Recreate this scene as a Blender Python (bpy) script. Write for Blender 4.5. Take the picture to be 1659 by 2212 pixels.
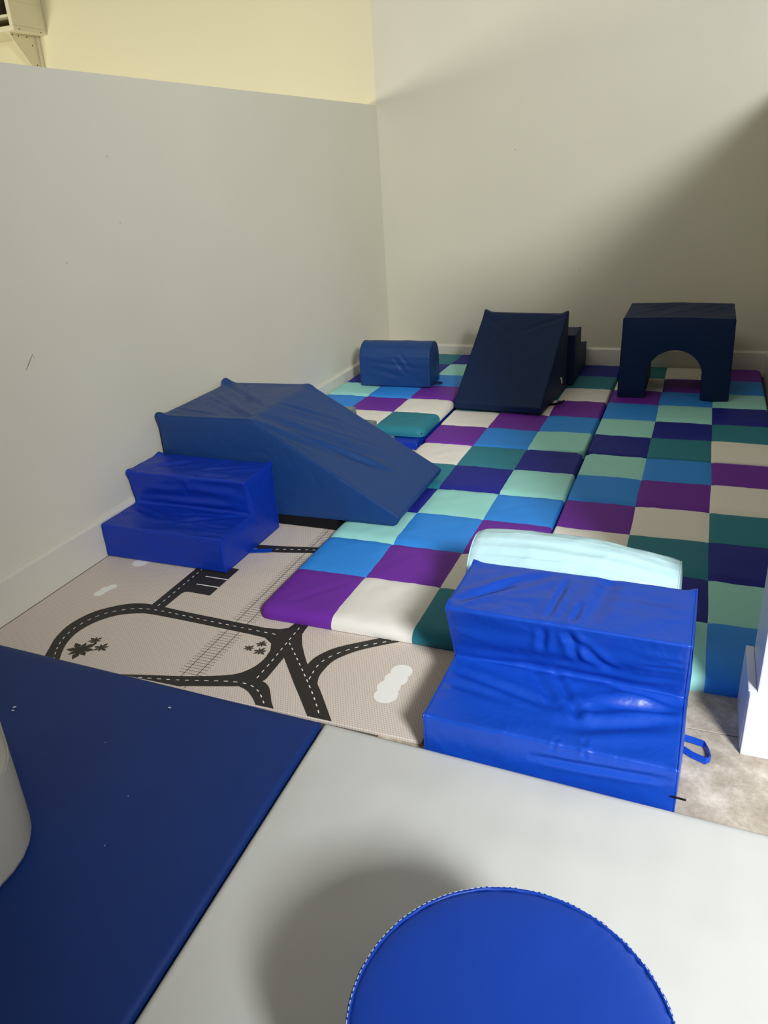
import bpy, bmesh, math, random
from mathutils import Vector, Matrix, noise
random.seed(7)
S = bpy.context.scene
COL = S.collection
for o in list(bpy.data.objects): bpy.data.objects.remove(o)

# ---------------------------------------------------------------- camera
cd = bpy.data.cameras.new('camera'); cam = bpy.data.objects.new('camera', cd); COL.objects.link(cam)
cd.sensor_fit = 'HORIZONTAL'; cd.sensor_width = 36.0; cd.lens = 36.0*1656.9/1659.0
cd.clip_start = 0.02
Rr = (0.9284553, 0.3665101, -0.0603413); Ru = (-0.0995859, 0.4021199, 0.9101550); Rf = (-0.3578455, 0.8390291, -0.4098496)
M = Matrix(((Rr[0], Ru[0], -Rf[0]), (Rr[1], Ru[1], -Rf[1]), (Rr[2], Ru[2], -Rf[2])))
cam.matrix_world = Matrix.Translation((2.355, -5.88, 1.5)) @ M.to_4x4()
S.camera = cam

# ---------------------------------------------------------------- light and exposure
w = bpy.data.worlds.new('world'); S.world = w; w.use_nodes = True
wb = w.node_tree.nodes['Background']; wb.inputs[0].default_value = (0.80, 0.86, 0.95, 1); wb.inputs[1].default_value = 0.32

def area(name, loc, target, sx, sy, power, col):
    l = bpy.data.lights.new(name, 'AREA'); l.shape = 'RECTANGLE'; l.size = sx; l.size_y = sy
    l.energy = power; l.color = col
    o = bpy.data.objects.new(name, l); COL.objects.link(o); o.location = loc
    d = Vector(target)-Vector(loc); o.rotation_euler = d.to_track_quat('-Z', 'Y').to_euler()
    return o
area('window_light', (4.6, -7.6, 3.3), (1.5, -3.8, 0.2), 0.8, 0.8, 410, (0.95, 0.98, 1.0))
area('fill_light', (0.9, -3.6, 3.8), (2.3, 0.0, 1.0), 2.4, 1.6, 19, (1.0, 0.97, 0.88)).data.spread = math.radians(110)  # added fill towards the back wall, no roof opening is known
area('side_room_light', (-3.6, -3.2, 0.9), (0.4, 0.0, 2.5), 1.4, 1.0, 110, (1.0, 0.96, 0.84))
S.view_settings.view_transform = 'Standard'
S.view_settings.look = 'None'
S.view_settings.exposure = 0.0
S.view_settings.gamma = 1.0
S.view_settings.use_curve_mapping = False

# ---------------------------------------------------------------- helpers
def lin(c):
    c = c/255.0
    return c/12.92 if c <= 0.04045 else ((c+0.055)/1.055)**2.4
def rgb(r, g, b): return (lin(r), lin(g), lin(b), 1.0)

def mat(name, col, rough=0.5, spec=0.5, bump=None, var=None, coat=0.0, sheen=0.0):
    """bump = (scale, strength, distance) list ; var = (scale, amount)"""
    m = bpy.data.materials.new(name); m.use_nodes = True
    nt = m.node_tree; b = nt.nodes['Principled BSDF']
    b.inputs['Base Color'].default_value = col; b.inputs['Roughness'].default_value = rough
    b.inputs['Specular IOR Level'].default_value = spec
    b.inputs['Coat Weight'].default_value = coat; b.inputs['Coat Roughness'].default_value = 0.25
    b.inputs['Sheen Weight'].default_value = sheen
    tc = nt.nodes.new('ShaderNodeTexCoord')
    prev = None
    for (sc, st, dist, *dt) in (bump or []):
        n = nt.nodes.new('ShaderNodeTexNoise'); n.inputs['Distortion'].default_value = dt[0] if dt else 0.0; n.inputs['Scale'].default_value = sc; n.inputs['Detail'].default_value = 3
        nt.links.new(tc.outputs['Object'], n.inputs['Vector'])
        bp = nt.nodes.new('ShaderNodeBump'); bp.inputs['Strength'].default_value = st; bp.inputs['Distance'].default_value = dist
        nt.links.new(n.outputs['Fac'], bp.inputs['Height'])
        if prev: nt.links.new(prev.outputs['Normal'], bp.inputs['Normal'])
        prev = bp
    if prev: nt.links.new(prev.outputs['Normal'], b.inputs['Normal'])
    if var:
        n = nt.nodes.new('ShaderNodeTexNoise'); n.inputs['Scale'].default_value = var[0]; n.inputs['Detail'].default_value = 5
        nt.links.new(tc.outputs['Object'], n.inputs['Vector'])
        mr = nt.nodes.new('ShaderNodeMapRange'); mr.inputs['To Min'].default_value = 1-var[1]; mr.inputs['To Max'].default_value = 1+var[1]
        mr.inputs['From Min'].default_value = 0.3; mr.inputs['From Max'].default_value = 0.7
        nt.links.new(n.outputs['Fac'], mr.inputs['Value'])
        vm = nt.nodes.new('ShaderNodeVectorMath'); vm.operation = 'SCALE'; vm.inputs[0].default_value = col[:3]
        nt.links.new(mr.outputs['Result'], vm.inputs['Scale'])
        nt.links.new(vm.outputs['Vector'], b.inputs['Base Color'])
    return m

VB = [(900, 0.10, 0.0006), (7, 0.38, 0.010, 1.6), (2.5, 0.3, 0.02, 2.5)]
M_ = {}
M_['blocker'] = mat('light_blocker_paint', rgb(120, 112, 100), 0.7, 0.2)  # dull tone so the added light blocker bounces little light
M_['wall'] = mat('wall_paint', rgb(214, 209, 190), 0.42, 0.4, [(260, 0.12, 0.0006), (3, .25, .004)], (1.4, 0.02))
M_['wall_left'] = mat('partition_paint_lightened', rgb(229, 225, 207), 0.42, 0.4, [(260, 0.12, 0.0006), (3, .25, .004)], (1.4, 0.02))  # lighter than the wall paint, standing in for missing fill light
M_['ceiling'] = mat('ceiling_paint', rgb(165, 160, 150), 0.8, 0.2)
M_['wall_side'] = mat('side_room_paint_warmed', rgb(224, 217, 182), 0.5, 0.4, [(260, 0.12, 0.0006)])  # yellower than the wall paint, warm light put into the colour
M_['base'] = mat('baseboard_paint', rgb(224, 220, 206), 0.35, 0.5, [(40, .08, .001)])
M_['trimwhite'] = mat('white_gloss_paint', rgb(232, 234, 236), 0.3, 0.5, [(30, .1, .001)])
M_['royal'] = mat('royal_blue_vinyl', (0.006, 0.064, 0.47, 1), 0.33, 0.42, VB)
M_['royal_deep'] = mat('deep_blue_vinyl', (0.003, 0.033, 0.38, 1), 0.40, 0.3, VB)
M_['navy'] = mat('navy_cloth_vinyl', (0.010, 0.050, 0.185, 1), 0.45, 0.3, VB)
M_['navydark'] = mat('dark_navy_cloth_vinyl', (0.005, 0.020, 0.074, 1), 0.55, 0.22, VB)
M_['matnavy'] = mat('navy_mat_vinyl', (0.006, 0.030, 0.165, 1), 0.5, 0.3, [(700, .1, .0006), (3, .3, .01)], (3, .06))
M_['matgrey'] = mat('grey_mat_vinyl', rgb(200, 200, 194), 0.45, 0.3, [(700, .1, .0006), (5, .25, .006)], (4, .03))
M_['drum'] = mat('drum_blue_vinyl', (0.006, 0.045, 0.34, 1), 0.42, 0.3, [(700, .12, .0007), (14, .2, .003)])
M_['pale'] = mat('pale_aqua_vinyl', rgb(192, 228, 234), 0.45, 0.3, VB)
M_['greyblock'] = mat('grey_block_vinyl', rgb(126, 138, 136), 0.5, 0.4, VB)
M_['pouf'] = mat('grey_felt', rgb(168, 164, 152), 0.9, 0.2, [(400, .5, .002)])
M_['black'] = mat('black_cloth', (0.006, 0.006, 0.008, 1), 0.8, 0.2)
M_['stitch'] = mat('white_stitching', rgb(170, 185, 215), 0.7, 0.2)
M_['tag'] = mat('white_fabric_tag', rgb(225, 225, 225), 0.8, 0.2)
M_['shelf'] = mat('cream_shelf_paint', rgb(222, 214, 182), 0.4, 0.4, [(30, .1, .001)])
M_['dark'] = mat('dark_brown_box', rgb(70, 62, 56), 0.7, 0.3)
M_['screw'] = mat('dark_screw_metal', rgb(60, 55, 40), 0.4, 0.5)
M_['road'] = mat('printed_black', rgb(48, 44, 38), 0.55, 0.4, [(500, .3, .0008)])
M_['line'] = mat('printed_white', rgb(250, 248, 242), 0.55, 0.4)
M_['printgrey'] = mat('printed_dark_grey', rgb(66, 60, 50), 0.6, 0.3)
M_['scuff'] = mat('scuff_mark_grey', rgb(140, 134, 118), 0.7, 0.2)
M_['lint'] = mat('white_lint', rgb(190, 195, 200), 0.9, 0.1)
PC = {'P': (112, 46, 162), 'B': (52, 142, 232), 'M': (158, 222, 214), 'N': (32, 40, 140), 'T': (46, 128, 146), 'W': (238, 234, 226)}
PN = {'P': 'purple', 'B': 'azure blue', 'M': 'mint green', 'N': 'navy blue', 'T': 'teal green', 'W': 'off-white'}
for k, c in PC.items():
    M_['q'+k] = mat(PN[k].replace(' ', '_').replace('-', '_')+'_mat_fabric', rgb(*c), 0.55, 0.2, [(800, .15, .0005), (12, .2, .004)])
# concrete look tile
m = mat('concrete_look_tile', rgb(178, 166, 150), 0.55, 0.35, [(60, .25, .002)]); nt = m.node_tree
tc = nt.nodes.new('ShaderNodeTexCoord'); n1 = nt.nodes.new('ShaderNodeTexNoise'); n1.inputs['Scale'].default_value = 9; n1.inputs['Detail'].default_value = 12; n1.inputs['Roughness'].default_value = .75
nt.links.new(tc.outputs['Object'], n1.inputs['Vector'])
cr = nt.nodes.new('ShaderNodeValToRGB'); nt.links.new(n1.outputs['Fac'], cr.inputs['Fac'])
cr.color_ramp.elements[0].position = .3; cr.color_ramp.elements[0].color = rgb(138, 126, 108)
cr.color_ramp.elements[1].position = .68; cr.color_ramp.elements[1].color = rgb(226, 216, 200)
e = cr.color_ramp.elements.new(.5); e.color = rgb(184, 172, 154)
nt.links.new(cr.outputs['Color'], nt.nodes['Principled BSDF'].inputs['Base Color']); M_['tile'] = m
M_['grout'] = mat('grey_grout', rgb(110, 102, 90), .8, .2)
# hex textured foam mat
m = mat('foam_play_mat', rgb(196, 186, 174), 0.6, 0.35); nt = m.node_tree
tc = nt.nodes.new('ShaderNodeTexCoord'); vo = nt.nodes.new('ShaderNodeTexVoronoi'); vo.feature = 'DISTANCE_TO_EDGE'; vo.inputs['Scale'].default_value = 115; vo.inputs['Randomness'].default_value = 0.0
# offset every other row so that the cells become hexagons
sx = nt.nodes.new('ShaderNodeSeparateXYZ'); nt.links.new(tc.outputs['Object'], sx.inputs[0])
sh = nt.nodes.new('ShaderNodeMath'); sh.operation = 'MULTIPLY_ADD'; sh.inputs[1].default_value = .5
nt.links.new(sx.outputs['Y'], sh.inputs[0]); nt.links.new(sx.outputs['X'], sh.inputs[2])
ml = nt.nodes.new('ShaderNodeMath'); ml.operation = 'MULTIPLY'; ml.inputs[1].default_value = 1.0; nt.links.new(sx.outputs['Y'], ml.inputs[0])
cx = nt.nodes.new('ShaderNodeCombineXYZ'); nt.links.new(sh.outputs[0], cx.inputs['X']); nt.links.new(ml.outputs[0], cx.inputs['Y'])
nt.links.new(cx.outputs[0], vo.inputs['Vector'])
cr = nt.nodes.new('ShaderNodeValToRGB'); nt.links.new(vo.outputs['Distance'], cr.inputs['Fac'])
cr.color_ramp.elements[0].position = 0.0; cr.color_ramp.elements[0].color = rgb(186, 170, 158)
cr.color_ramp.elements[1].position = .16; cr.color_ramp.elements[1].color = rgb(228, 215, 203)
nt.links.new(cr.outputs['Color'], nt.nodes['Principled BSDF'].inputs['Base Color'])
bp = nt.nodes.new('ShaderNodeBump'); bp.inputs['Strength'].default_value = .35; bp.inputs['Distance'].default_value = .001
nt.links.new(vo.outputs['Distance'], bp.inputs['Height']); nt.links.new(bp.outputs['Normal'], nt.nodes['Principled BSDF'].inputs['Normal'])
M_['foam'] = m

def mesh_obj(name, verts, faces, m, parent=None, smooth=False, loc=None, rotz=0):
    me = bpy.data.meshes.new(name); me.from_pydata([tuple(v) for v in verts], [], faces); me.update()
    if isinstance(m, str): m = M_[m]
    me.materials.append(m)
    if smooth: me.polygons.foreach_set('use_smooth', [True]*len(me.polygons))
    o = bpy.data.objects.new(name, me); COL.objects.link(o)
    if parent: o.parent = parent
    if loc: o.location = loc
    if rotz: o.rotation_euler[2] = rotz
    return o
def bm_obj(name, bm, m, parent=None, smooth=False, loc=None):
    bmesh.ops.recalc_face_normals(bm, faces=bm.faces)
    me = bpy.data.meshes.new(name); bm.to_mesh(me); bm.free()
    me.materials.append(M_[m] if isinstance(m, str) else m)
    if smooth: me.polygons.foreach_set('use_smooth', [True]*len(me.polygons))
    o = bpy.data.objects.new(name, me); COL.objects.link(o)
    if parent: o.parent = parent
    if loc: o.location = loc
    return o
def box_bm(bm, x0, x1, y0, y1, z0, z1, bev=0.0, seg=2):
    r = bmesh.ops.create_cube(bm, size=1.0)
    for v in r['verts']:
        v.co = Vector((x0+(v.co.x+.5)*(x1-x0), y0+(v.co.y+.5)*(y1-y0), z0+(v.co.z+.5)*(z1-z0)))
    if bev:
        es = list({e for v in r['verts'] for e in v.link_edges})
        bmesh.ops.bevel(bm, geom=es, offset=bev, segments=seg, affect='EDGES', profile=.5)
def box(name, x0, x1, y0, y1, z0, z1, m, parent=None, bev=0.0, seg=2):
    bm = bmesh.new(); box_bm(bm, x0, x1, y0, y1, z0, z1, bev, seg)
    return bm_obj(name, bm, m, parent)
def struct(o): o['kind'] = 'structure'; return o
def thing(name, label, cat, loc=(0, 0, 0), rotz=0, group=None):
    o = bpy.data.objects.new(name, None); COL.objects.link(o); o.empty_display_size = .1
    o.location = loc; o.rotation_euler = (0, 0, rotz); o['label'] = label; o['category'] = cat
    if group: o['group'] = group
    return o

# ---------------------------------------------------------------- structure
FZ = -0.012
fl = struct(box('floor', -5.5, 7.5, -11, 0.12, -0.10, FZ-0.004, 'grout'))
for i in range(5):
    for j in range(4):
        x = 1.60+.6*i; y = -5.17+.6*j
        box('tile', x+.0015, x+.5985, y+.0015, y+.5985, FZ-.0035, FZ, 'tile', fl, .0012, 1)
# the remaining tiled floor lies outside the picture or under the mats
WH = 3.9
struct(box('wall_back', 0.0, 7.5, 0.0, 0.12, FZ, WH, 'wall'))
struct(box('wall_side_room', -5.5, 0.0, 0.0, 0.12, FZ, WH, 'wall_side'))
wl = struct(box('wall_left', -0.11, 0.0, -6.6995, 0.0, FZ, 1.912, 'wall_left', None, .002, 1))
struct(box('wall_right', 2.82, 2.94, -3.8095, -.0005, FZ, 1.912, 'wall', None, .002, 1))
struct(box('wall_front', 2.592, 7.5, -4.02, -3.81, FZ, 1.912, 'trimwhite', None, .004, 2))
struct(box('near_light_blocker', -5.5, 3.56, -6.82, -6.70, FZ, WH, 'blocker'))  # unseen wall, added to keep window light off the near left floor
struct(box('wall_far_left', -5.62, -5.5, -11, 0.12, FZ, WH, 'wall_side'))
struct(box('ceiling', -5.62, 7.5, -11, 0.12, WH, WH+.1, 'ceiling'))
def profile_board(name, p, length, axis, loc, m):
    n = len(p); vs = []
    for t in (0, length):
        for (a, z) in p: vs.append((a, t, z) if axis == 'y' else (t, a, z))
    fs = [(i, (i+1) % n, n+(i+1) % n, n+i) for i in range(n)]+[tuple(range(n)), tuple(range(2*n-1, n-1, -1))]
    bm = bmesh.new(); bv = [bm.verts.new(v) for v in vs]
    for f in fs: bm.faces.new([bv[i] for i in f])
    return struct(bm_obj(name, bm, m, None, False, loc))
H = .176
pp = lambda s: [(0, 0), (s*.016, 0), (s*.016, H-.014), (s*.008, H-.001), (0, H)]
profile_board('baseboard_left', pp(1), 6.65, 'y', (0.0, -6.68, FZ+.012), 'base')
profile_board('baseboard_back', pp(-1), 2.80, 'x', (0.016, 0, 0), 'base')
profile_board('baseboard_right', pp(-1), 3.79, 'y', (2.82, -3.80, 0), 'base')
# skirting wrapped round the end of the front wall
bm = bmesh.new(); box_bm(bm, 2.572, 7.5, -4.042, -4.0202, FZ, .185, .003, 2)
struct(bm_obj('baseboard_front', bm, 'trimwhite'))
bm = bmesh.new(); box_bm(bm, 2.570, 2.5918, -4.019, -3.80, FZ, .185, .003, 2)
struct(bm_obj('baseboard_front_end', bm, 'trimwhite'))
# small scuffs on the walls
def scuff(pts, wd, plane, parent):
    vs = []; fs = []
    for i, (a, z) in enumerate(pts):
        j = pts[min(i+1, len(pts)-1)]; k = pts[max(i-1, 0)]
        d = Vector((j[0]-k[0], j[1]-k[1])).normalized(); nx = Vector((-d.y, d.x))*wd*(.25 if i in (0, len(pts)-1) else .5)
        for s in (1, -1):
            q = (a+nx.x*s, z+nx.y*s)
            vs.append((0.0007, q[0], q[1]) if plane == 'x' else (q[0], -0.0007, q[1]))
    for i in range(len(pts)-1): fs.append((2*i, 2*i+1, 2*i+3, 2*i+2))
    mesh_obj('scuff_mark', vs, fs, 'scuff', parent)
scuff([(-3.672, .929), (-3.69, .91), (-3.705, .895), (-3.721, .879)], .004, 'x', wl)
scuff([(-3.672, .929), (-3.668, .91)], .003, 'x', wl)
scuff([(-3.036, 1.612), (-3.036, 1.604)], .007, 'x', wl)
scuff([(-3.033, 1.355), (-3.030, 1.347)], .006, 'x', wl)
scuff([(-3.39, 1.232), (-3.395, 1.224)], .005, 'x', wl)
wbk = bpy.data.objects['wall_back']
scuff([(1.500, .735), (1.510, .733)], .010, 'y', wbk)
scuff([(1.022, 1.555), (1.034, 1.553)], .007, 'y', wbk)

# ---------------------------------------------------------------- block builder
def rounded(pts, r0, ds):
    """pts: (u, v) or (u, v, r); counter-clockwise. Returns dense closed polyline."""
    n = len(pts); out = []
    for i in range(n):
        p = Vector(pts[i][:2]); a = Vector(pts[i-1][:2]); b = Vector(pts[(i+1) % n][:2])
        r = pts[i][2] if len(pts[i]) > 2 else r0
        da = (a-p); db = (b-p)
        r_ = min(r, da.length*.49, db.length*.49)
        p0 = p+da.normalized()*r_; p1 = p+db.normalized()*r_
        if r_ < 1e-5 or abs(da.normalized().cross(db.normalized())) < .03: out.append(p); continue
        for k in range(6):
            t = k/5.0; out.append((1-t)**2*p0+2*t*(1-t)*p+t*t*p1)
    res = []
    for i in range(len(out)):
        a = out[i]; b = out[(i+1) % len(out)]; L = (b-a).length
        if L < 1e-6: continue
        k = max(1, int(round(L/ds)))
        for j in range(k): res.append(a+(b-a)*(j/k))
    return res
def seg_dist(p, a, b):
    ab = b-a; t = max(0, min(1, (p-a).dot(ab)/max(ab.length_squared, 1e-9)))
    return (p-(a+ab*t)).length, t
def block(name, pts, L, m, parent, r=.012, e=.010, ds=.012, wr=.004, wfreq=(2.5, 9, 9), creases=(), ears=(), bulge=.004, seed=0, capmode='fan', arch=None, piping=True, sag=0.0, xf=None):
    """profile (u,v) in local Y,Z extruded along local X from 0..L"""
    P = rounded(pts, r, ds); n = len(P)
    N = []
    for i in range(n):
        t = (P[(i+1) % n]-P[i-1]).normalized(); N.append(Vector((t.y, -t.x)))
    nx = max(4, int((L-2*e)/ds)); xs = [(0, e), (.15*e, .55*e), (.5*e, .15*e)]
    xs += [(e+(L-2*e)*i/nx, 0.0) for i in range(nx+1)]
    xs += [(L-.5*e, .15*e), (L-.15*e, .55*e), (L, e)]
    so = Vector((seed*7.3, seed*3.1, seed*1.7))
    vmin = min(q.y for q in P)
    verts = []; faces = []
    def disp(p, nrm, x):
        edge = min(x, L-x); f = max(0.0, min(1.0, edge/.05)); f = f*f*(3-2*f)
        bot = max(0.0, min(1.0, (p.z-vmin)/.04))
        q = Vector((p.x*wfreq[0], p.y*wfreq[1], p.z*wfreq[2]))+so
        wpv = noise.noise_vector(q*.6)*.9
        a = noise.noise(q+wpv); b_ = 1-abs(noise.noise(q*1.7+wpv+Vector((5, 1, 2))))*2
        d = wr*(a*.9+.6*b_-.3)*(.35+.65*f)-sag*f
        for (c0, c1, wd, dp) in creases:
            dist, t = seg_dist(p, c0, c1)
            if dist < wd*4:
                tp = min(1, 4*t*(1-t)+.25); g = dist/wd
                d += dp*tp*(-math.exp(-g*g)+.55*math.exp(-((g-1.9)**2)))
        for (c, rad, amt) in ears:
            g = (p-c).length/rad
            if g < 3: d += amt*math.exp(-g*g)
        return d*bot
    for (x, ins) in xs:
        for i in range(n):
            q = P[i]-N[i]*ins; p = Vector((x, q.x, q.y)); nn = Vector((0, N[i].x, N[i].y))
            verts.append(p+nn*disp(p, nn, x))
    R_ = len(xs)
    for k in range(R_-1):
        for i in range(n):
            j = (i+1) % n
            faces.append((k*n+i, k*n+j, (k+1)*n+j, (k+1)*n+i))
    # caps
    for side, ring in ((0, 0), (1, R_-1)):
        base = ring*n
        sgn = -1 if side == 0 else 1
        if arch is None:
            c = Vector((0, 0, 0))
            for i in range(n): c += verts[base+i]
            c /= n
            if capmode != 'fan': c = Vector((c.x, capmode[0], capmode[1]))
            prev = base
            rings = (.92, .8, .62, .42, .2)
            for s in rings:
                st = len(verts)
                for i in range(n):
                    v = verts[base+i]; q = c+(v-c)*s
                    bx = bulge*(1-s**3)+wr*.7*noise.noise(Vector((q.x*3, q.y*6, q.z*6))+so+Vector((9, 9, 9)))*(1-s)*1.5
                    verts.append(Vector((q.x+sgn*bx, q.y, q.z)))
                for i in range(n):
                    j = (i+1) % n
                    faces.append((prev+i, st+i, st+j, prev+j) if side == 0 else (prev+i, prev+j, st+j, st+i))
                prev = st
            ci = len(verts); verts.append(Vector((c.x+sgn*bulge, c.y, c.z)))
            for i in range(n):
                j = (i+1) % n
                faces.append((prev+i, ci, prev+j) if side == 0 else (prev+i, prev+j, ci))
    bm = bmesh.new(); bv = [bm.verts.new(v) for v in verts]
    for f in faces:
        try: bm.faces.new([bv[i] for i in f])
        except ValueError: pass
    if arch is not None:
        for ring in (0, R_-1):
            es = []
            for i in range(n):
                ed = bm.edges.get((bv[ring*n+i], bv[ring*n+(i+1) % n]))
                es.append(ed)
            bmesh.ops.triangle_fill(bm, use_beauty=True, edges=es)
    if xf:
        for v in bm.verts: v.co = xf(v.co)
    o = bm_obj(name, bm, m, parent, True)
    if arch is not None:
        md = o.modifiers.new('flat_caps', 'EDGE_SPLIT'); md.split_angle = math.radians(60)
    if piping:
        for x in (e*.35, L-e*.35):
            ring = []
            for i in range(n):
                q = P[i]-N[i]*(e*.22); p = Vector((x, q.x, q.y)); nn = Vector((0, N[i].x, N[i].y))
                c = p+nn*disp(p, nn, x); ring.append(xf(c) if xf else c)
            tube('piping', ring, .0027, m, parent, closed=True)
    return o
def tube(name, pts, r, m, parent=None, closed=False, sides=5, flat=None):
    """flat=(w,t) gives a strap section."""
    n = len(pts); vs = []; fs = []
    for i in range(n):
        a = pts[i-1] if (closed or i > 0) else pts[i]; b = pts[(i+1) % n] if (closed or i < n-1) else pts[i]
        t = (Vector(b)-Vector(a)).normalized()
        up = Vector((0, 0, 1)) if abs(t.z) < .95 else Vector((0, 1, 0))
        s = t.cross(up).normalized(); u = s.cross(t).normalized()
        for k in range(sides):
            an = 2*math.pi*(k+.5)/sides
            if flat: vs.append(Vector(pts[i])+s*(flat[0]*math.copysign(1, math.cos(an)))+u*(flat[1]*math.copysign(1, math.sin(an))))
            else: vs.append(Vector(pts[i])+(s*math.cos(an)+u*math.sin(an))*r)
    rng = n if closed else n-1
    for i in range(rng):
        for k in range(sides):
            a = i*sides+k; b = i*sides+(k+1) % sides; i2 = (i+1) % n
            fs.append((a, b, i2*sides+(k+1) % sides, i2*sides+k))
    if not closed:
        fs.append(tuple(range(sides-1, -1, -1))); fs.append(tuple((n-1)*sides+k for k in range(sides)))
    o = mesh_obj(name, vs, fs, m, parent, not flat); return o
def strap(name, pts, half_w, m, parent, th=.0012, wdir=(0, 0, 1)):
    """ribbon through pts with its width along wdir"""
    wd = Vector(wdir).normalized(); n = len(pts); vs = []; fs = []
    for i in range(n):
        a = Vector(pts[max(0, i-1)]); b = Vector(pts[min(n-1, i+1)]); t = (b-a).normalized(); nn = t.cross(wd).normalized()
        w2 = wd
        for (s1, s2) in ((1, 1), (-1, 1), (-1, -1), (1, -1)):
            vs.append(Vector(pts[i])+w2*half_w*s1+nn*th*s2)
    for i in range(n-1):
        for k in range(4):
            fs.append((i*4+k, i*4+(k+1) % 4, (i+1)*4+(k+1) % 4, (i+1)*4+k))
    fs.append((3, 2, 1, 0)); fs.append(tuple((n-1)*4+k for k in range(4)))
    return mesh_obj(name, vs, fs, m, parent)
V = Vector

# ---------------------------------------------------------------- front padded mats
def slab(name, quad, T, z0, m, label, cat, r=.012, nx=60, ny=60, seed=0, amp=.0015):
    """padded folding mat over a quad (corners: far-left, far-right, near-right, near-left)"""
    A, B, C, D = [V(q) for q in quad]
    def frac(n, Ln):
        out = [(0, 0.0), (0, .45), (.25*r/Ln, .75), (.6*r/Ln, .93), (1.3*r/Ln, 1.0)]
        out += [(i/n, 1.0) for i in range(1, n)]
        out += [(1-1.3*r/Ln, 1.0), (1-.6*r/Ln, .93), (1-.25*r/Ln, .75), (1, .45), (1, 0.0)]
        return out
    us = frac(nx, (B-A).length); vs_ = frac(ny, (D-A).length); vv = []
    for (v, zv) in vs_:
        for (u, zu) in us:
            p = A*(1-u)*(1-v)+B*u*(1-v)+C*u*v+D*(1-u)*v
            z = z0+(T-z0)*min(zu, zv)
            if min(zu, zv) == 1: z += amp*noise.noise(V((p.x*4, p.y*9, seed)))+amp*.6*noise.noise(V((p.x*14, p.y*5, seed+3)))
            vv.append((p.x, p.y, z))
    W = len(us); fs = []
    for j in range(len(vs_)-1):
        for i in range(W-1):
            fs.append((j*W+i, (j+1)*W+i, (j+1)*W+i+1, j*W+i+1))
    nb = len(vv); vv += [(A.x, A.y, z0), (B.x, B.y, z0), (C.x, C.y, z0), (D.x, D.y, z0)]
    fs.append((nb, nb+1, nb+2, nb+3))
    o = mesh_obj(name, vv, fs, m, None, True); o['label'] = label; o['category'] = cat
    return o
nv = slab('padded_mat', [(0.03, -4.283), (1.456, -4.324), (1.52, -6.68), (0.03, -6.68)], .05, FZ, 'matnavy',
     'plain dark navy vinyl floor mat along the left wall, left of the grey mat', 'mat', seed=1)
gv = slab('padded_mat', [(1.4585, -4.322), (3.6, -4.409), (3.6, -6.68), (1.5225, -6.68)], .05, FZ, 'matgrey',
     'plain light grey vinyl floor mat in the foreground under the blue drum', 'mat', seed=2, nx=90, ny=90, amp=.003)
for (x, y, s) in ((.512, -4.556, .012), (.52, -4.57, .009), (.985, -4.412, .008), (.6, -4.7, .004), (.9, -4.6, .003), (1.1, -4.75, .003), (1.15, -4.9, .003)):
    pts = [(x+s*math.cos(a)*(.4+random.random()*.6), y+s*.6*math.sin(a)*(.4+random.random()*.6), .0535) for a in [k*math.pi/4 for k in range(8)]]
    mesh_obj('lint_speck', [p for p in pts], [tuple(range(8))], 'lint', nv)
# the strip of tiled floor with the printed play mat
# ---------------------------------------------------------------- printed foam play mat
pm = thing('play_mat', 'beige foam play mat printed with black roads, white clouds and a railway', 'play mat')
box('foam_sheet', .018, 1.738, -4.270, -1.50, FZ, 0.0, 'foam', pm, .002, 1)
ZP = .0006
def flat(name, pts, m, z=ZP):
    return mesh_obj(name, [(p[0], p[1], z) for p in pts], [tuple(range(len(pts)))], m, pm)
def smooth_pts(pts, it=2):
    for _ in range(it):
        q = [pts[0]]
        for a, b in zip(pts[:-1], pts[1:]):
            q.append((a[0]*.75+b[0]*.25, a[1]*.75+b[1]*.25)); q.append((a[0]*.25+b[0]*.75, a[1]*.25+b[1]*.75))
        q.append(pts[-1]); pts = q
    return pts
def ribbon(name, pts, wd, m, z=ZP):
    vs = []; fs = []; n = len(pts)
    for i in range(n):
        a = V(pts[max(0, i-1)]); b = V(pts[min(n-1, i+1)]); t = (b-a).normalized(); nn = V((-t.y, t.x))*wd/2
        p = V(pts[i]); vs += [(p.x+nn.x, p.y+nn.y, z), (p.x-nn.x, p.y-nn.y, z)]
    for i in range(n-1): fs.append((2*i, 2*i+1, 2*i+3, 2*i+2))
    return mesh_obj(name, vs, fs, m, pm)
def dashes(pts, z=ZP+.0006, on=.016, gap=.017, wd=.0035):
    vs = []; fs = []; acc = 0.0; on_ = True; cur = [V(pts[0])]
    P = [V(p) for p in pts]; d = []
    for a, b in zip(P[:-1], P[1:]):
        L = (b-a).length; k = max(1, int(L/.002))
        for i in range(k): d.append((a+(b-a)*(i/k), (b-a).normalized(), L/k))
    s = 0.0; start = None
    for (p, t, l) in d:
        ph = s % (on+gap)
        if ph < on:
            if start is None: start = (p, t)
            end = (p, t)
        elif start is not None:
            a, t1 = start; b, t2 = end
            n1 = V((-t1.y, t1.x))*wd/2; n2 = V((-t2.y, t2.x))*wd/2; i0 = len(vs)
            vs += [(a.x+n1.x, a.y+n1.y, z), (a.x-n1.x, a.y-n1.y, z), (b.x-n2.x, b.y-n2.y, z), (b.x+n2.x, b.y+n2.y, z)]
            fs.append((i0, i0+1, i0+2, i0+3)); start = None
        s += l
    o = mesh_obj('lane_dashes', vs, fs, 'line', pm); o['kind'] = 'stuff'
RW = .060
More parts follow.
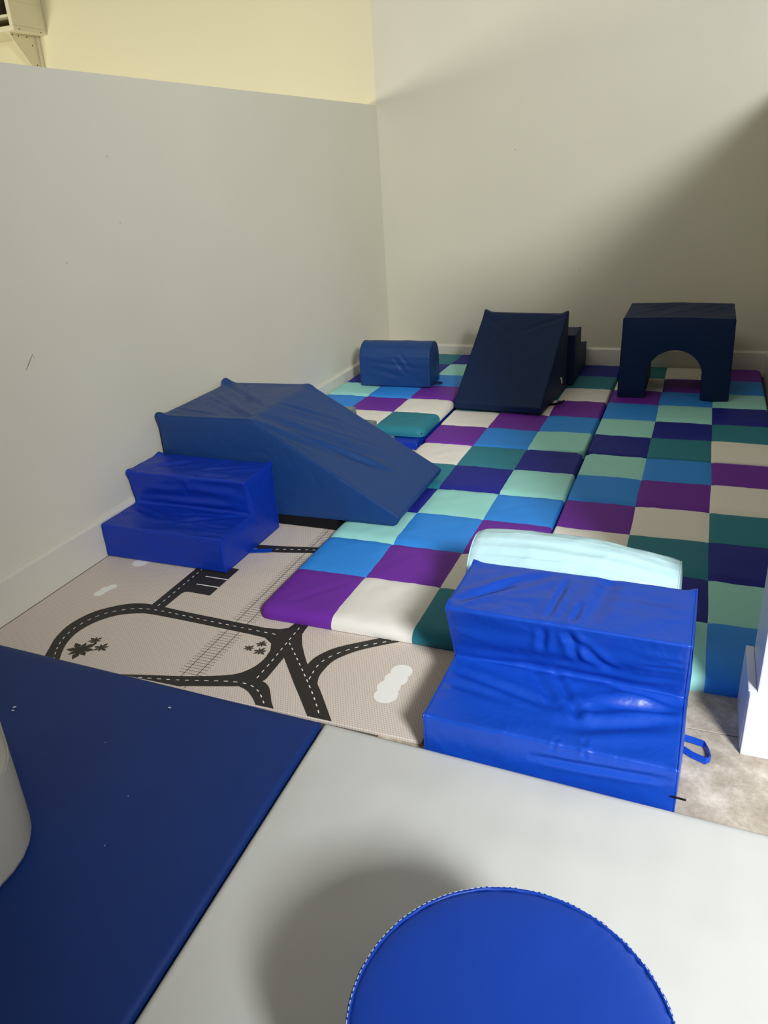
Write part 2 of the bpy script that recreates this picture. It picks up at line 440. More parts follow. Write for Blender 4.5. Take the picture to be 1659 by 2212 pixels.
loop_o = [(.330, -4.262), (.300, -4.20), (.274, -4.148), (.258, -4.07), (.268, -4.007), (.288, -3.955), (.321, -3.917), (.37, -3.875), (.425, -3.851), (.48, -3.846), (.527, -3.848), (.653, -3.857), (.80, -3.862), (1.01, -3.869), (1.06, -3.860), (1.082, -3.842), (1.094, -3.815), (1.094, -3.79)]
loop_i = [(.400, -4.262), (.375, -4.225), (.346, -4.171), (.332, -4.120), (.330, -4.079), (.345, -4.02), (.372, -3.979), (.40, -3.95), (.436, -3.930), (.48, -3.913), (.518, -3.907), (.69, -3.911), (.85, -3.917), (.985, -3.922), (1.031, -3.928), (1.06, -3.945), (1.079, -3.972), (1.09, -4.0), (1.093, -4.034)]
# left loop of road, outer edge against inner edge
def strip(name, A, B, m, z=ZP):
    n = 60
    def samp(P, t):
        P = smooth_pts(P, 2); Ls = [0]
        for a, b in zip(P[:-1], P[1:]): Ls.append(Ls[-1]+math.dist(a, b))
        s = t*Ls[-1]
        for k in range(len(P)-1):
            if Ls[k+1] >= s or k == len(P)-2:
                f = (s-Ls[k])/max(1e-9, Ls[k+1]-Ls[k]); return (P[k][0]+(P[k+1][0]-P[k][0])*f, P[k][1]+(P[k+1][1]-P[k][1])*f)
    vs = []; fs = []
    for i in range(n+1):
        a = samp(A, i/n); b = samp(B, i/n); vs += [(a[0], a[1], z), (b[0], b[1], z)]
    for i in range(n): fs.append((2*i, 2*i+1, 2*i+3, 2*i+2))
    return mesh_obj(name, vs, fs, m, pm)
strip('printed_road', loop_o[:14], loop_i[:14], 'road')
# junction, built as one outline
ribbon('printed_road', [(.98, -3.8955), (1.135, -3.905)], .054, 'road', ZP-.00015)
flat('printed_road', [(1.00, -3.869), (1.055, -3.861), (1.082, -3.845), (1.094, -3.80), (1.146, -3.80), (1.146, -3.835), (1.150, -3.87), (1.164, -3.904), (1.183, -3.935), (1.155, -4.016), (1.093, -4.034), (1.088, -3.99), (1.070, -3.952), (1.031, -3.927), (1.00, -3.923)], 'road', ZP+.0001)
strip('printed_road', [(1.093, -4.02), (1.092, -4.06), (1.080, -4.102), (1.046, -4.148), (.96, -4.182), (.86, -4.212), (.731, -4.243), (.66, -4.262)],
      [(1.155, -4.006), (1.1555, -4.06), (1.156, -4.11), (1.156, -4.155), (1.10, -4.196), (1.03, -4.218), (.918, -4.250), (.90, -4.258)], 'road')
strip('printed_road', [(1.10, -4.15), (1.156, -4.152), (1.186, -4.172), (1.209, -4.204), (1.232, -4.240), (1.255, -4.266)],
      [(1.05, -4.20), (1.09, -4.199), (1.125, -4.210), (1.150, -4.228), (1.170, -4.245), (1.190, -4.266)], 'road', ZP+.0002)
strip('printed_road', [(1.150, -3.87), (1.183, -3.935), (1.259, -4.040), (1.330, -4.112), (1.385, -4.180), (1.452, -4.266)],
      [(1.12, -3.97), (1.155, -4.016), (1.210, -4.08), (1.262, -4.142), (1.310, -4.196), (1.370, -4.266)], 'road', ZP+.0003)
strip('printed_road', [(1.250, -4.05), (1.252, -4.00), (1.263, -3.967), (1.288, -3.925), (1.320, -3.892), (1.412, -3.823), (1.45, -3.795)],
      [(1.330, -4.115), (1.318, -4.08), (1.316, -4.054), (1.322, -3.99), (1.341, -3.955), (1.38, -3.905), (1.457, -3.845), (1.53, -3.795)], 'road', ZP+.0004)
# parking spur
flat('printed_road', [(.4795, -3.50), (.666, -3.50), (.666, -3.7245), (.562, -3.7225), (.549, -3.730), (.544, -3.745), (.543, -3.872), (.4815, -3.872)], 'road', ZP+.0002)
for yy in (-3.594, -3.660): flat('parking_line', [(.560, yy+.0028), (.560, yy-.0028), (.666, yy-.0036), (.666, yy+.0028)], 'line', ZP+.0008)
strip('printed_road', [(.30, -3.33), (.50, -3.29), (.71, -3.268), (.95, -3.222), (1.1, -3.20)], [(.30, -3.39), (.50, -3.355), (.74, -3.326), (.95, -3.275), (1.1, -3.25)], 'road')
mid = lambda A, B: [((a[0]+b[0])/2, (a[1]+b[1])/2) for a, b in zip(A, B)]
dashes(smooth_pts([(.375, -4.262), (.323, -4.187), (.299, -4.113), (.301, -4.035), (.337, -3.955), (.410, -3.900), (.480, -3.879), (.568, -3.877), (.721, -3.886), (.89, -3.892), (1.09, -3.898)]))
dashes([(.511, -3.85), (.509, -3.50)]); dashes([(1.120, -3.80), (1.122, -3.95), (1.125, -4.05), (1.124, -4.15)])
dashes(smooth_pts([(.736, -4.258), (.855, -4.236), (.961, -4.208), (1.046, -4.185), (1.113, -4.178), (1.165, -4.20), (1.221, -4.262)]))
dashes(smooth_pts([(1.131, -3.931), (1.168, -3.971), (1.274, -4.089), (1.352, -4.180), (1.412, -4.262)]))
dashes(smooth_pts([(1.293, -4.10), (1.283, -4.018), (1.308, -3.954), (1.368, -3.887), (1.454, -3.830), (1.49, -3.80)]))
dashes(smooth_pts([(.5, -3.345), (.725, -3.298), (.872, -3.263), (1.0, -3.24)]))
# railway: two rails and the sleepers
for x in (.872, .921): ribbon('printed_rail', [(x, -4.262), (x, -2.6)], .0022, 'printgrey', ZP+.0006)
vs = []; fs = []; yy = -4.25
while yy < -2.7:
    if not (-3.935 < yy < -3.85 or -3.33 < yy < -3.24 or yy < -4.20):
        i0 = len(vs); vs += [(.848, yy-.0008, ZP+.0005), (.945, yy-.0008, ZP+.0005), (.945, yy+.0008, ZP+.0005), (.848, yy+.0008, ZP+.0005)]; fs.append((i0, i0+1, i0+2, i0+3))
    yy += .0155
mesh_obj('railway_sleepers', vs, fs, 'printgrey', pm)['kind'] = 'stuff'
def bush(cx, cy, r, rot=0, k=7):
    vs = [(cx, cy, ZP)]; fs = []
    for i in range(k):
        a = rot+2*math.pi*i/k; rr = r*(1.0+.15*math.sin(i*2.3)); t = V((math.cos(a), math.sin(a))); nn = V((-t.y, t.x))
        i0 = len(vs)
        for (s, wd) in ((.28, .13), (.60, .21), (1.0, 0), (.60, -.21), (.28, -.13)):
            p = V((cx, cy))+t*rr*s+nn*rr*wd; vs.append((p.x, p.y, ZP))
        fs.append((0, i0, i0+1, i0+2, i0+3, i0+4))
    mesh_obj('printed_bush', vs, fs, 'printgrey', pm)
bush(.424, -4.183, .053, .25, 8); bush(.434, -4.119, .026, .1); bush(.489, -4.150, .028, .5)
bush(1.008, -3.999, .020, .2); bush(1.039, -3.964, .021, .7); bush(1.056, -4.006, .024, .4)
def cloud(circles):
    # union outline by polar sampling around the middle
    cx = sum(c[0] for c in circles)/len(circles); cy = sum(c[1] for c in circles)/len(circles); pts = []
    for i in range(72):
        a = 2*math.pi*i/72; d = V((math.cos(a), math.sin(a))); best = 0
        for (x, y, r) in circles:
            o = V((x-cx, y-cy)); b = o.dot(d); h = o.length_squared-b*b
            if h < r*r: best = max(best, b+math.sqrt(r*r-h))
        pts.append((cx+d.x*best, cy+d.y*best))
    flat('printed_cloud', pts, 'line', ZP)
cloud([(.211, -3.833, .022), (.216, -3.800, .023), (.228, -3.775, .020)])
cloud([(.206, -3.566, .034), (.222, -3.53, .034)])
cloud([(1.562, -4.103, .038), (1.556, -4.062, .038), (1.563, -4.015, .038), (1.566, -3.972, .036)])

# ---------------------------------------------------------------- patchwork mats
SEQ = 'PBMNTW'
def quilt(label, x0, x1, y0, y1, zb, zt, colour, r_left, r_right, r_front, r_back, seed, zbase, folds=()):
    t = thing('patchwork_mat', label, 'mat', ((x0+x1)/2, (y0+y1)/2, zbase))
    ox, oy, oz = (x0+x1)/2, (y0+y1)/2, zbase
    W = x1-x0; D = y1-y0; cw = W/3; cd_ = D/6; T = zt-zb
    def H_(x, y):
        u = (x-x0)/cw; v = (y-y0)/cd_
        fu = abs(u-round(u))*cw; fv = abs(v-round(v))*cd_
        g = 0.0
        if .3 < u < 2.7: g += .0030*math.exp(-(fu/.008)**2)
        if .3 < v < 5.7: g += .0030*math.exp(-(fv/.008)**2)
        cu = u-math.floor(u); cv = v-math.floor(v)
        puff = .0035*(16*cu*(1-cu)*cv*(1-cv))
        # fold across the middle of each panel pair
        if abs(v-2) < .5 or abs(v-4) < .5:
            k = min(abs(v-2), abs(v-4))*cd_; g += .007*math.exp(-(k/.018)**2)
        q = V((x*3+seed, y*3.2-seed, seed*2.1)); wv = noise.noise_vector(q)*1.1
        a = noise.noise(V((x*5+y*5, (x-y)*15, seed))+wv)
        b_ = max(0, 1-abs(noise.noise(V(((x+y)*2.2, (x-y)*7, seed+9))+wv*.8))*7)
        h = puff-g+.0018*a+.0040*b_*(.5+.5*noise.noise(V((x*2, y*2, seed+4))))
        for (a0, a1, wd, dp) in folds:
            d, tt = seg_dist(V((x, y)), V(a0), V(a1))
            if d < wd*4: h += dp*(-math.exp(-(d/wd)**2)+.6*math.exp(-((d/wd-1.8)**2)))*min(1, 5*(1-tt)+.1)
        return min(h, .0058)
    def lines(a0, a1, lo, hi, rl, rh):
        """(offset, zfactor) samples of one patch between a0 and a1"""
        out = []
        n = 12
        if lo: out += [(a0, 0.0), (a0-.003, .35), (a0+rl*.06, .62), (a0+rl*.25, .83), (a0+rl*.55, .95), (a0+rl, 1.0)]
        s = a0+rl*1.4 if lo else a0; e_ = a1-rh*1.4 if hi else a1
        out += [(s+(e_-s)*i/n, 1.0) for i in range(n+1)]
        if hi: out += [(a1-rh, 1.0), (a1-rh*.55, .95), (a1-rh*.25, .83), (a1-rh*.06, .62), (a1+.003, .35), (a1, 0.0)]
        return out
    for i in range(3):
        for j in range(6):
            xl = lines(x0+cw*i, x0+cw*(i+1), i == 0, i == 2, r_left, r_right)
            yl = lines(y0+cd_*j, y0+cd_*(j+1), j == 0, j == 5, r_front, r_back)
            vs = []
            for (y, zy) in yl:
                for (x, zx) in xl:
                    f = min(zx, zy) if (zx == 1 or zy == 1) else zx*zy
                    # round the corners in plan
                    px, py = x, y
                    rc = .045
                    ex = min(x-x0, x1-x); ey = min(y-y0, y1-y)
                    if ex < rc and ey < rc:
                        dx = rc-max(ex, 0); dy = rc-max(ey, 0); l = math.hypot(dx, dy)
                        if l > 1e-6:
                            k = max(dx, dy)/l; sx_ = 1 if x-x0 < x1-x else -1; sy_ = 1 if y-y0 < y1-y else -1
                            px = (x0 if sx_ > 0 else x1)+sx_*(rc-dx*k); py = (y0 if sy_ > 0 else y1)+sy_*(rc-dy*k)
                    ke = max(0, min(1, (min(ex, ey)-.01)/.1)); px_ = px+.006*ke*noise.noise(V((px*2.5, py*2.5, seed+1))); py_ = py+.012*ke*noise.noise(V((px*3, py*3, seed+20)))
                    h = H_(x, y)*f*f if f > 0 else 0
                    vs.append((px_-ox, py_-oy, zb+T*f+h-oz))
            Wn = len(xl); fs = []
            for b in range(len(yl)-1):
                for a in range(Wn-1): fs.append((b*Wn+a, b*Wn+a+1, (b+1)*Wn+a+1, (b+1)*Wn+a))
            c = colour(i, j)
            o = mesh_obj('patch', vs, fs, 'q'+c, t, True)
            o['label'] = PN[c]+' square patch'
    box('underside', x0+.012-ox, x1-.012-ox, y0+.012-oy, y1-.012-oy, zb-oz, zb+T*.5-oz, 'black', t, .006, 2)
    return t
A0, A1 = .935, 1.853
YA = [-3.815, -1.940, -1.933, -.030]
quilt('patchwork mat nearest on the left, purple and white squares along its front edge', A0, A1, YA[0], YA[1], 0.0025, .05,
      lambda i, j: SEQ[(j-i) % 6], .05, .012, .045, .014, 3.0, 0.0025, folds=[((1.26, -3.13), (1.53, -2.93), .010, .006), ((1.30, -3.15), (1.50, -3.02), .009, .005), ((1.25, -3.45), (1.38, -3.22), .012, .004), ((1.05, -3.75), (1.20, -3.55), .014, .004), ((1.56, -2.80), (1.80, -2.62), .010, .004), ((1.60, -2.66), (1.76, -2.58), .009, .004), ((1.66, -2.10), (1.84, -1.95), .008, .006)])
quilt('patchwork mat in the middle of the back, under the dark slope and steps', A0+.005, A1-.001, YA[2], YA[3], 0.0025, .05,
      lambda i, j: SEQ[(i-j) % 6], .014, .012, .014, .012, 8.0, 0.0025)
quilt('patchwork mat nearest on the right, mint and blue squares at its curled front edge', 1.861, 2.785, -3.79, YA[1], FZ, .05,
      lambda i, j: SEQ[(j-3-i) % 6], .012, .03, .09, .014, 12.0, FZ, folds=[((1.87, -1.96), (2.12, -2.18), .010, .007), ((2.25, -2.80), (2.45, -2.66), .010, .003)])
quilt('patchwork mat at the back right corner, under the dark arch', 1.861, 2.785, YA[2], YA[3], FZ, .05,
      lambda i, j: SEQ[(3-j+i) % 6], .012, .02, .014, .012, 17.0, FZ)
# navy mat lying under the back left mat
um = slab('padded_mat', [(0.03, -.03), (.915, -.03), (.915, -1.955), (0.03, -1.955)], .047, .0005, 'royal_deep',
     'plain dark blue mat lying beneath the back left patchwork mat', 'mat', seed=5, nx=20, ny=20, amp=0)
quilt('patchwork mat at the back left corner lying on a plain blue mat, teal corner square', .022, .930, -1.885, -.030, .052, .104,
      lambda i, j: SEQ[(j-2-i+1) % 6] if False else SEQ[(j-i+0) % 6], .02, .05, .05, .014, 23.0, .052)

# ---------------------------------------------------------------- left step block
def steps_profile(h1, h2, d1, d2, lean=0.0, r=.014):
    return [(0, 0), (d1+d2, 0), (d1+d2, h2), (d1+lean, h2), (d1, h1, .02), (0, h1)]
t = thing('step_block', 'dark blue two-step soft block on the printed mat against the left wall', 'soft step', (.022, -3.555, .0035))
W_ = .612
cs = [(V((.05, .255, .17)), V((.60, .235, .165)), .014, .007), (V((.02, .245, .20)), V((.55, .250, .235)), .020, .008),
      (V((.30, .26, .30)), V((.42, .45, .316)), .010, .006), (V((.30, .245, .31)), V((.30, .235, .24)), .012, .006),
      (V((.60, .23, .16)), V((.30, .10, .156)), .012, .005), (V((.60, .22, .16)), V((.22, .16, .156)), .010, .004),
      (V((.35, .30, .316)), V((.60, .42, .316)), .012, .004), (V((.02, .20, .16)), V((.25, .12, .156)), .014, .004),
      (V((.33, .25, .30)), V((.60, .24, .28)), .02, .008), (V((.1, .3, .315)), V((.25, .4, .315)), .02, .005)]
block('cover', steps_profile(.155, .318, .245, .465-.245, -.022), W_, 'royal_deep', t, r=.010, e=.008, ds=.0085, wr=.0045, wfreq=(3, 10, 10), creases=cs,
      ears=[(V((0, .22, .318)), .03, .008), (V((W_, .465, .318)), .03, .008), (V((0, .465, .318)), .03, .010)], seed=1, capmode=(.30, .09), bulge=.006)
strap('strap', [V((W_+.002, .20, .006)), V((W_+.03, .215, .0035)), V((W_+.06, .225, .003)), V((W_+.088, .235, .004))], .016, 'royal', t, wdir=(-.25, 1, 0))

# ---------------------------------------------------------------- ramp with platform
t = thing('slide_block', 'large navy soft block with flat top and slope, behind the left steps', 'soft slide', (.03, -3.065, .002), 0)
# profile lives in x-z, extruded along y : local X of block -> world y
prof = [(0, .042), (.90, .058), (1.180, .060, .022), (1.198, .104, .012), (.505, .508, .02), (0.0, .498)]
Lr = .60
cs = [(V((.02, .50, .50)), V((.33, 1.02, .20)), .024, -.012), (V((.055, .54, .48)), V((.30, 1.05, .18)), .014, .009), (V((.14, .50, .49)), V((.45, .95, .24)), .012, .006),
      (V((.02, .50, .507)), V((.30, .10, .505)), .014, .009), (V((.05, .45, .507)), V((.40, .05, .505)), .013, .008), (V((.10, .46, .507)), V((.55, .15, .505)), .012, .009),
      (V((.2, .45, .507)), V((.58, .02, .505)), .014, .010), (V((.05, .3, .507)), V((.12, .02, .505)), .012, .006), (V((.26, .5, .50)), V((.45, .74, .36)), .012, .007),
      (V((.02, .62, .44)), V((.05, .80, .33)), .008, .005), (V((.01, .75, .36)), V((.04, .98, .22)), .008, .005), (V((.35, .48, .5)), V((.5, .9, .26)), .014, .004)]
def to_ramp(c): return V((c.y, c.x, c.z))
bmk = block('cover', prof, Lr, 'navy', t, r=.014, e=.010, ds=.0105, wr=.0018, wfreq=(2, 3, 3), creases=cs,
      ears=[(V((0, 0, .498)), .035, .018), (V((Lr, 0, .498)), .035, .028), (V((Lr, .505, .508)), .03, .005)], seed=2, capmode=(.42, .24), bulge=.005, sag=.003, xf=to_ramp)
for o_ in t.children:   # mirrored by the axis swap, so flip faces
    o_.data.flip_normals()
vs = [(0.02, .012, 0.0), (.89, .012, 0.0), (.89, .59, 0.0), (.02, .59, 0.0), (0.02, .012, .046), (.89, .012, .060), (.89, .59, .060), (.02, .59, .046)]
mesh_obj('base', vs, [(3, 2, 1, 0), (4, 5, 6, 7), (0, 1, 5, 4), (1, 2, 6, 5), (2, 3, 7, 6), (3, 0, 4, 7)], 'black', t)

# ---------------------------------------------------------------- small grey steps behind the ramp
t = thing('step_block', 'small grey stepped soft block half hidden behind the navy slide', 'soft step', (.14, -2.40, .001))
def ext_y(name, pr, y0, y1, m, parent, bev=.004):
    bm = bmesh.new(); n = len(pr)
    a = [bm.verts.new((p[0], y0, p[1])) for p in pr]; b = [bm.verts.new((p[0], y1, p[1])) for p in pr]
    bm.faces.new(a); bm.faces.new(list(reversed(b)))
    for i in range(n): bm.faces.new((a[i], b[i], b[(i+1) % n], a[(i+1) % n]))
    if bev: bmesh.ops.bevel(bm, geom=list(bm.edges), offset=bev, segments=2, affect='EDGES')
    return bm_obj(name, bm, m, parent)
ext_y('cover', [(0, 0), (.65, 0), (.65, .086), (.545, .086), (.545, .172), (.42, .172), (.42, .248), (0, .248)], 0.0, .42, 'greyblock', t)

# ---------------------------------------------------------------- half round navy block
def dshape(w_, hv):
    r = w_/2; pts = [(0, 0), (w_, 0), (w_, hv, .001)]
    for k in range(1, 12):
        a = math.pi*k/12; pts.append((r+r*math.cos(a), hv+r*1.0*math.sin(a), .001))
    pts.append((0, hv, .001)); return pts
t = thing('half_round_block', 'navy soft block with rounded top in the back left corner', 'soft block', (.190, -1.062, .1125), math.radians(2.0))
Lh = .505
block('cover', dshape(.235, .172), Lh, 'navy', t, r=.008, e=.008, ds=.010, wr=.0045, wfreq=(5, 6, 6),
      creases=[(V((.25, 0, .2)), V((.33, 0, .10)), .012, .005), (V((.05, 0, .17)), V((.45, 0, .13)), .012, .004), (V((.3, .01, .22)), V((.36, 0, .15)), .01, .004), (V((.1, 0, .12)), V((.3, 0, .07)), .015, .004)], seed=3, bulge=.004)
strap('handle_loop', [V((Lh+.002, .06, .012)), V((Lh+.03, .065, .014)), V((Lh+.055, .075, .013)), V((Lh+.062, .085, .012)), V((Lh+.045, .095, .011)), V((Lh+.002, .10, .010))], .006, 'navydark', t)

# ---------------------------------------------------------------- wedge
t = thing('wedge_slide', 'tall dark navy soft wedge sloping towards the front, at the back wall', 'soft slide', (.945, -1.315, .0585), math.radians(-4.0))
Lw = .565
prof = [(0, 0), (.655, 0), (.655, .497), (.610, .500), (0, .045)]
block('cover', prof, Lw, 'navydark', t, r=.012, e=.010, ds=.012, wr=.003, wfreq=(4, 4, 4),
      creases=[(V((0.02, .59, .48)), V((.25, .45, .37)), .015, .004), (V((Lw-.02, .59, .48)), V((.28, .48, .40)), .014, .005), (V((.05, .62, .49)), V((.12, .42, .35)), .012, .003), (V((.02, .02, .04)), V((Lw-.02, .02, .035)), .008, .003)],
      ears=[(V((0, .63, .5)), .03, .018), (V((Lw, .63, .5)), .03, .018)], seed=4, capmode=(.45, .17), bulge=.003, sag=.002)
strap('handle_loop', [V((Lw, .18, .012)), V((Lw+.04, .19, .016)), V((Lw+.075, .22, .022)), V((Lw+.085, .24, .03)), V((Lw+.06, .225, .012)), V((Lw, .21, .01))], .006, 'black', t)
strap('label_tag', [V((Lw+.001, .47, .12)), V((Lw+.010, .465, .10)), V((Lw+.012, .47, .075))], .012, 'tag', t, wdir=(0, 1, 0))

# ---------------------------------------------------------------- dark steps behind the wedge
t = thing('step_block', 'dark navy two-step soft block behind the tall wedge against the back wall', 'soft step', (.99, -.635, .0585))
pr = [(0, 0), (.575, 0), (.575, .172), (.29, .172), (.27, .338), (0, .338)]
block('cover', pr, .60, 'navydark', t, r=.010, e=.008, ds=.014, wr=.003, wfreq=(4, 6, 6), seed=5, capmode=(.2, .10), bulge=.003,
      ears=[(V((.60, .27, .338)), .02, .006), (V((.60, .575, .172)), .02, .006)])

# ---------------------------------------------------------------- arch
t = thing('arch_block', 'dark navy soft arch with a round-topped tunnel, in the right back corner', 'soft arch', (1.905, -.872, .0575))
La = .525
# profile in x-z, extruded along y
pr = [(0, 0), (.165, 0)]
for k in range(0, 15):
    a = math.pi-math.pi*k/14; pr.append((.330+.165*math.cos(a), .143+.165*math.sin(a), .001))
pr += [(.495, 0), (.660, 0), (.648, .500), (.33, .506), (.008, .500)]
block('cover', pr, La, 'navydark', t, r=.010, e=.007, ds=.013, wr=.003, wfreq=(5, 5, 5), seed=6, arch=True,
      creases=[(V((.05, .05, .50)), V((.45, .35, .50)), .02, .006), (V((.05, .25, .50)), V((.45, .55, .50)), .02, .006), (V((.1, .45, .50)), V((.4, .63, .50)), .015, .005), (V((.3, .1, .5)), V((.5, .3, .5)), .018, .005)], xf=to_ramp)
for o_ in t.children: o_.data.flip_normals()

# ---------------------------------------------------------------- big blue steps in front
t = thing('step_block', 'bright royal blue two-step soft block with creased vinyl, right of centre', 'soft step', (1.762, -4.318, FZ+.0005), math.radians(-1.0))
W_ = .655; b1 = .152; b2 = .371
cs = [(V((.02, .315, .17)), V((.25, .285, .172)), .016, .010), (V((.22, .29, .17)), V((.60, .285, .170)), .018, .010),
      (V((.05, .30, .21)), V((.62, .29, .23)), .035, .012),
      (V((.282, .235, b2)), V((.30, .45, b2)), .009, .006), (V((.352, .235, b2)), V((.36, .33, b2)), .008, .006), (V((.40, .26, b2)), V((.42, .50, b2)), .022, .005),
      (V((.28, .22, .345)), V((.27, .25, .26)), .010, .008), (V((.345, .22, .345)), V((.37, .25, .24)), .012, .009), (V((.345, .23, .34)), V((.46, .27, .22)), .014, .008),
      (V((.02, .26, b2)), V((.25, .47, b2)), .018, .005), (V((.02, .24, b2)), V((.18, .44, b2)), .012, .004),
      (V((.24, .27, b1)), V((.33, .15, b1)), .012, .006), (V((.30, .285, b1)), V((.37, .17, b1)), .011, .007), (V((.37, .17, b1)), V((.40, .11, b1)), .013, .008), (V((.02, .22, b1)), V((.33, .14, b1)), .014, .006), (V((.0, .16, b1)), V((.20, .13, b1)), .014, .003),
      (V((.36, .14, b1)), V((.64, .24, b1)), .020, .010), (V((.38, .08, b1)), V((.62, .17, b1)), .026, .011), 
      (V((.64, .25, b1)), V((.46, .27, b1)), .012, .009), (V((.64, .22, b1)), V((.42, .20, b1)), .014, .006), (V((.352, -.005, .135)), V((.36, .02, b1)), .006, .005), (V((.435, -.005, .135)), V((.425, .03, b1)), .006, .006),
      (V((.30, -.005, .095)), V((.63, -.005, .115)), .010, .007),
      (V((.64, .25, .22)), V((.50, .26, .20)), .010, .005), (V((.64, .24, .27)), V((.54, .25, .26)), .008, .004), (V((.64, .24, .30)), V((.52, .25, .32)), .008, .004)]
block('cover', steps_profile(b1, b2, .290, .498-.290, -.083), W_, 'royal', t, r=.010, e=.009, ds=.0058, wr=.0032, wfreq=(3, 9, 9), creases=cs,
      ears=[(V((W_, .498, b2)), .02, .010), (V((0, .498, b2)), .02, .008), (V((0, 0, b1)), .02, .005), (V((W_, 0, b1)), .02, .004), (V((0, .24, b2)), .02, .006)], seed=7, capmode=(.33, .09), bulge=.006)
lx = W_
strap('handle_loop', [V((lx, .290, .020)), V((lx+.03, .292, .014)), V((lx+.058, .290, .010)), V((lx+.070, .262, .010)), V((lx+.076, .232, .012)), V((lx+.066, .222, .010)), V((lx+.03, .236, .010)), V((lx, .252, .014))], .009, 'royal', t, wdir=(.1, .35, 1))
strap('strap_end', [V((lx-.01, -.008, .064-FZ)), V((lx+.022, -.010, .064-FZ))], .0025, 'black', t, wdir=(0, 1, 0))

# ---------------------------------------------------------------- pale half round block behind the big steps
t = thing('half_round_block', 'pale aqua soft block with rounded creased top behind the bright blue steps', 'soft block', (1.716, -3.748, .056), math.radians(-1.0))
Lp = .660
def dome(c):
    k = (c.x/Lp-.38)/.62
    return V((c.x, .135+(c.y-.135)*(1-.10*k*k), c.z*(1.05-.16*k*k-(.06 if k < -.55 else 0)*(-k-.55)*8)))
block('cover', dshape(.27, .165), Lp, 'pale', t, r=.010, e=.010, ds=.0065, wr=.0045, wfreq=(6, 9, 9), bulge=.008, seed=8,
      creases=[(V((.10, .02, .20)), V((.24, .05, .26)), .007, .006), (V((.24, .05, .26)), V((.42, .06, .27)), .006, .005), (V((.36, .01, .20)), V((.46, .03, .24)), .006, .006), (V((.48, .03, .24)), V((.50, .005, .18)), .006, .006), (V((.02, .02, .22)), V((.62, .03, .24)), .008, .004), (V((.05, .05, .27)), V((.66, .05, .25)), .010, .004), (V((.1, .09, .29)), V((.66, .09, .28)), .012, .003), (V((.22, .0, .15)), V((.32, .02, .22)), .010, .006), (V((.32, .02, .22)), V((.45, .02, .23)), .010, .005),
               (V((.33, .0, .15)), V((.37, .01, .19)), .010, .005), (V((.37, .01, .19)), V((.44, .02, .21)), .008, .005), (V((.48, .01, .19)), V((.60, .01, .18)), .010, .004), (V((.6, .01, .2)), V((.62, .0, .13)), .008, .004)], xf=dome)

# ---------------------------------------------------------------- blue drum
t = thing('drum_block', 'round blue soft cylinder standing on the light grey mat in the foreground', 'soft cylinder', (2.213, -5.24, .054))
rd, hd = .2195, .396
bm = bmesh.new(); prof_d = [(0, hd+.004), (.06, hd+.004), (.12, hd+.003), (.17, hd+.002), (.195, hd+.001), (.208, hd-.001), (rd-.006, hd-.003), (rd-.001, hd-.008), (rd, hd-.015), (rd+.001, hd*.75), (rd+.002, hd*.5), (rd+.001, .03), (rd-.002, .008), (rd-.008, 0), (0, 0)]
NS = 128; rows = []
for (rr, z) in prof_d:
    if rr == 0: rows.append([bm.verts.new((0, 0, z))]); continue
    row = []
    for i in range(NS):
        a = 2*math.pi*i/NS
        f = 1+.0035*noise.noise(V((math.cos(a)*9, math.sin(a)*9, z*6)))*(1 if rr > .15 else .3)
        dz = .0022*noise.noise(V((math.cos(a)*rr*12, math.sin(a)*rr*12, 2))) if z > hd-.005 else 0
        if z > hd-.01 and rr > .15 and .2 < a < 1.2: dz += .0018*math.sin(a*70)*(rr-.15)/.06
        row.append(bm.verts.new((rr*f*math.cos(a), rr*f*math.sin(a), z+dz)))
    rows.append(row)
for a, b in zip(rows[:-1], rows[1:]):
    for i in range(NS):
        j = (i+1) % NS
        if len(a) == 1: bm.faces.new((a[0], b[i], b[j]))
        elif len(b) == 1: bm.faces.new((a[i], a[j], b[0]))
        else: bm.faces.new((a[i], b[i], b[j], a[j]))
bm_obj('cover', bm, 'drum', t, True)
ring = []
for i in range(96):
    a = 2*math.pi*i/96; f = 1+.0035*noise.noise(V((math.cos(a)*9, math.sin(a)*9, hd*6)))
    ring.append(V(((rd-.002)*f*math.cos(a), (rd-.002)*f*math.sin(a), hd-.004+.0012*math.sin(i*1.9))))
tube('piping', ring, .0032, 'drum', t, closed=True)
vs = []; fs = []
for i in range(150):
    a0 = 2*math.pi*i/150; a1 = a0+2*math.pi/150*.62; i0 = len(vs)
    for (a, r_) in ((a0, rd-.0026), (a0, rd-.0010), (a1, rd-.0010), (a1, rd-.0026)): vs.append((r_*math.cos(a), r_*math.sin(a), hd+.0004))
    fs.append((i0, i0+1, i0+2, i0+3))
mesh_obj('stitching', vs, fs, 'stitch', t)['kind'] = 'stuff'

# ---------------------------------------------------------------- grey soft block at the left edge
t = thing('pouf_block', 'grey felt soft block with rounded corners cut by the left picture edge', 'soft block', (.95, -5.22, .054))
base = [(.055, .262, .12), (-.43, .60, .15), (-.80, .25, .15), (-.62, -.45, .15), (.030, -.42, .14)]
pl = rounded(list(reversed(base)), .1, .02)
if sum(a.x*b.y-b.x*a.y for a, b in zip(pl, pl[1:]+pl[:1])) < 0: pl.reverse()
n = len(pl); bm = bmesh.new(); lv = [(0.0, .985), (.01, 1.0), (.12, 1.004), (.215, 1.0), (.234, .99), (.243, .965), (.246, .93), (.248, .8), (.249, .5), (.25, .2)]
rows = []
for (z, s) in lv:
    rows.append([bm.verts.new((p.x*s, p.y*s, z+(.001*noise.noise(V((p.x*9, p.y*9, z)))))) for p in pl])
for a, b in zip(rows[:-1], rows[1:]):
    for i in range(n): bm.faces.new((a[i], a[(i+1) % n], b[(i+1) % n], b[i]))
bm.faces.new(list(reversed(rows[0]))); bm.faces.new(rows[-1])
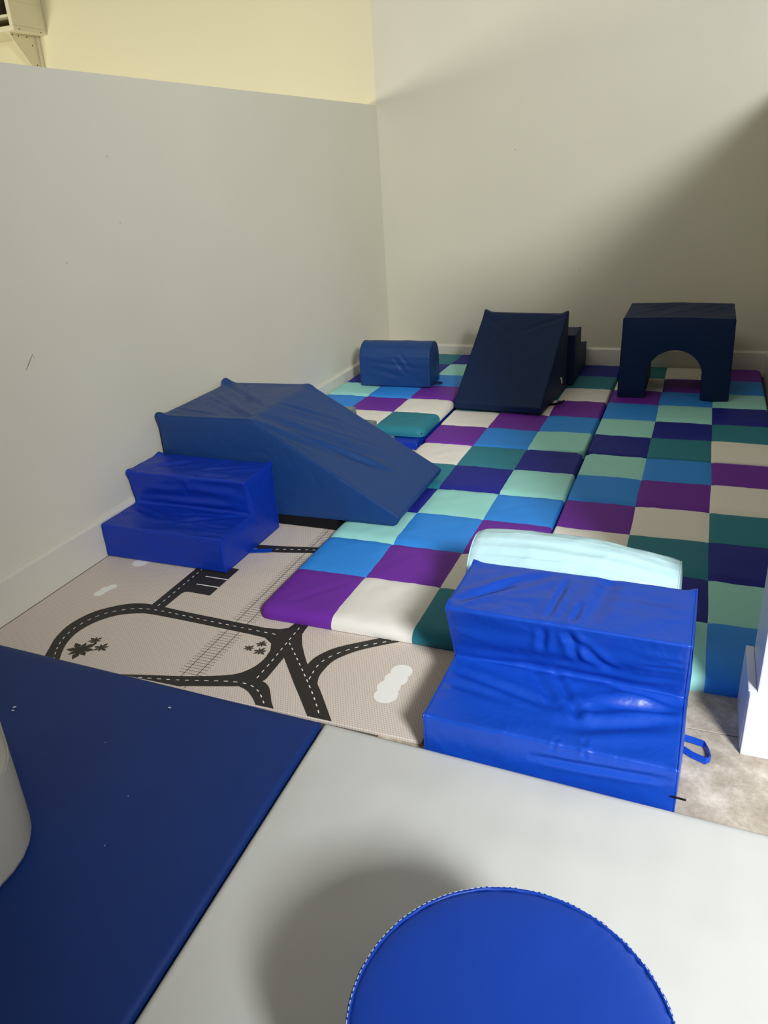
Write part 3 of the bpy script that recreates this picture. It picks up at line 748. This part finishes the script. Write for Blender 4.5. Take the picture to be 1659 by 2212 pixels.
bm_obj('cover', bm, 'pouf', t, True)
tube('piping', [V((p.x*.997, p.y*.997, .232)) for p in pl], .003, 'pouf', t, closed=True)

# ---------------------------------------------------------------- wall shelf in the side room
t = thing('wall_shelf', 'cream cubby shelf mounted high on the wall beyond the partition', 'shelf', (-2.885, 0, 2.655))
SD = .36; SL = 1.1
box('bottom_board', -SL, 0, -SD, -.002, 0.0, .035, 'shelf', t, .003, 1)
box('side_panel', -.035, 0, -SD, -.002, .0355, .75, 'shelf', t, .003, 1)
box('side_panel', -SL, -SL+.035, -SD, -.002, .0355, .75, 'shelf', t, .003, 1)
box('top_board', -SL, 0, -SD, -.002, .7505, .785, 'shelf', t, .003, 1)
box('back_panel', -SL+.036, -.036, -.02, -.003, .036, .75, 'dark', t)
box('shelf_board', -SL+.036, -.036, -SD+.03, -.021, .10, .118, 'shelf', t, .002, 1)
box('trim_strip', .0002, .004, -SD+.004, -.004, .20, .204, 'shelf', t)
br = bmesh.new()
BX = -.03
p3 = [(-.03, 0.0), (-.30, 0.0), (-.30, -.012), (-.06, -.30), (-.03, -.30)]
a = [br.verts.new((-.085+BX, y, z)) for (y, z) in p3]; b = [br.verts.new((-.080+BX, y, z)) for (y, z) in p3]
br.faces.new(a); br.faces.new(list(reversed(b)))
for i in range(5): br.faces.new((a[i], b[i], b[(i+1) % 5], a[(i+1) % 5]))
bko = bm_obj('bracket', br, 'shelf', t)
bm = bmesh.new(); box_bm(bm, -.105+BX, -.060+BX, -.31, -.002, -.006, -.0005); bm_obj('bracket_flange', bm, 'shelf', bko)
bm = bmesh.new(); box_bm(bm, -.105+BX, -.060+BX, -.03, -.002, -.31, -.006); bm_obj('bracket_flange', bm, 'shelf', bko)
def screw(x, y, z, r, parent):
    bm = bmesh.new(); rr = bmesh.ops.create_cone(bm, cap_ends=True, segments=10, radius1=r, radius2=r*.7, depth=.003)
    for v in bm.verts: v.co = V((v.co.z, v.co.x, v.co.y))+V((x, y, z))
    bm_obj('screw', bm, 'screw', parent)
for (y, z) in ((-.075, -.07), (-.065, -.21), (-.21, -.014), (-.12, -.014), (-.27, -.010)): screw(-.0785+BX, y, z, .006, bko)
for y in (-.30, -.07): screw(.0015, y, .012, .005, t)
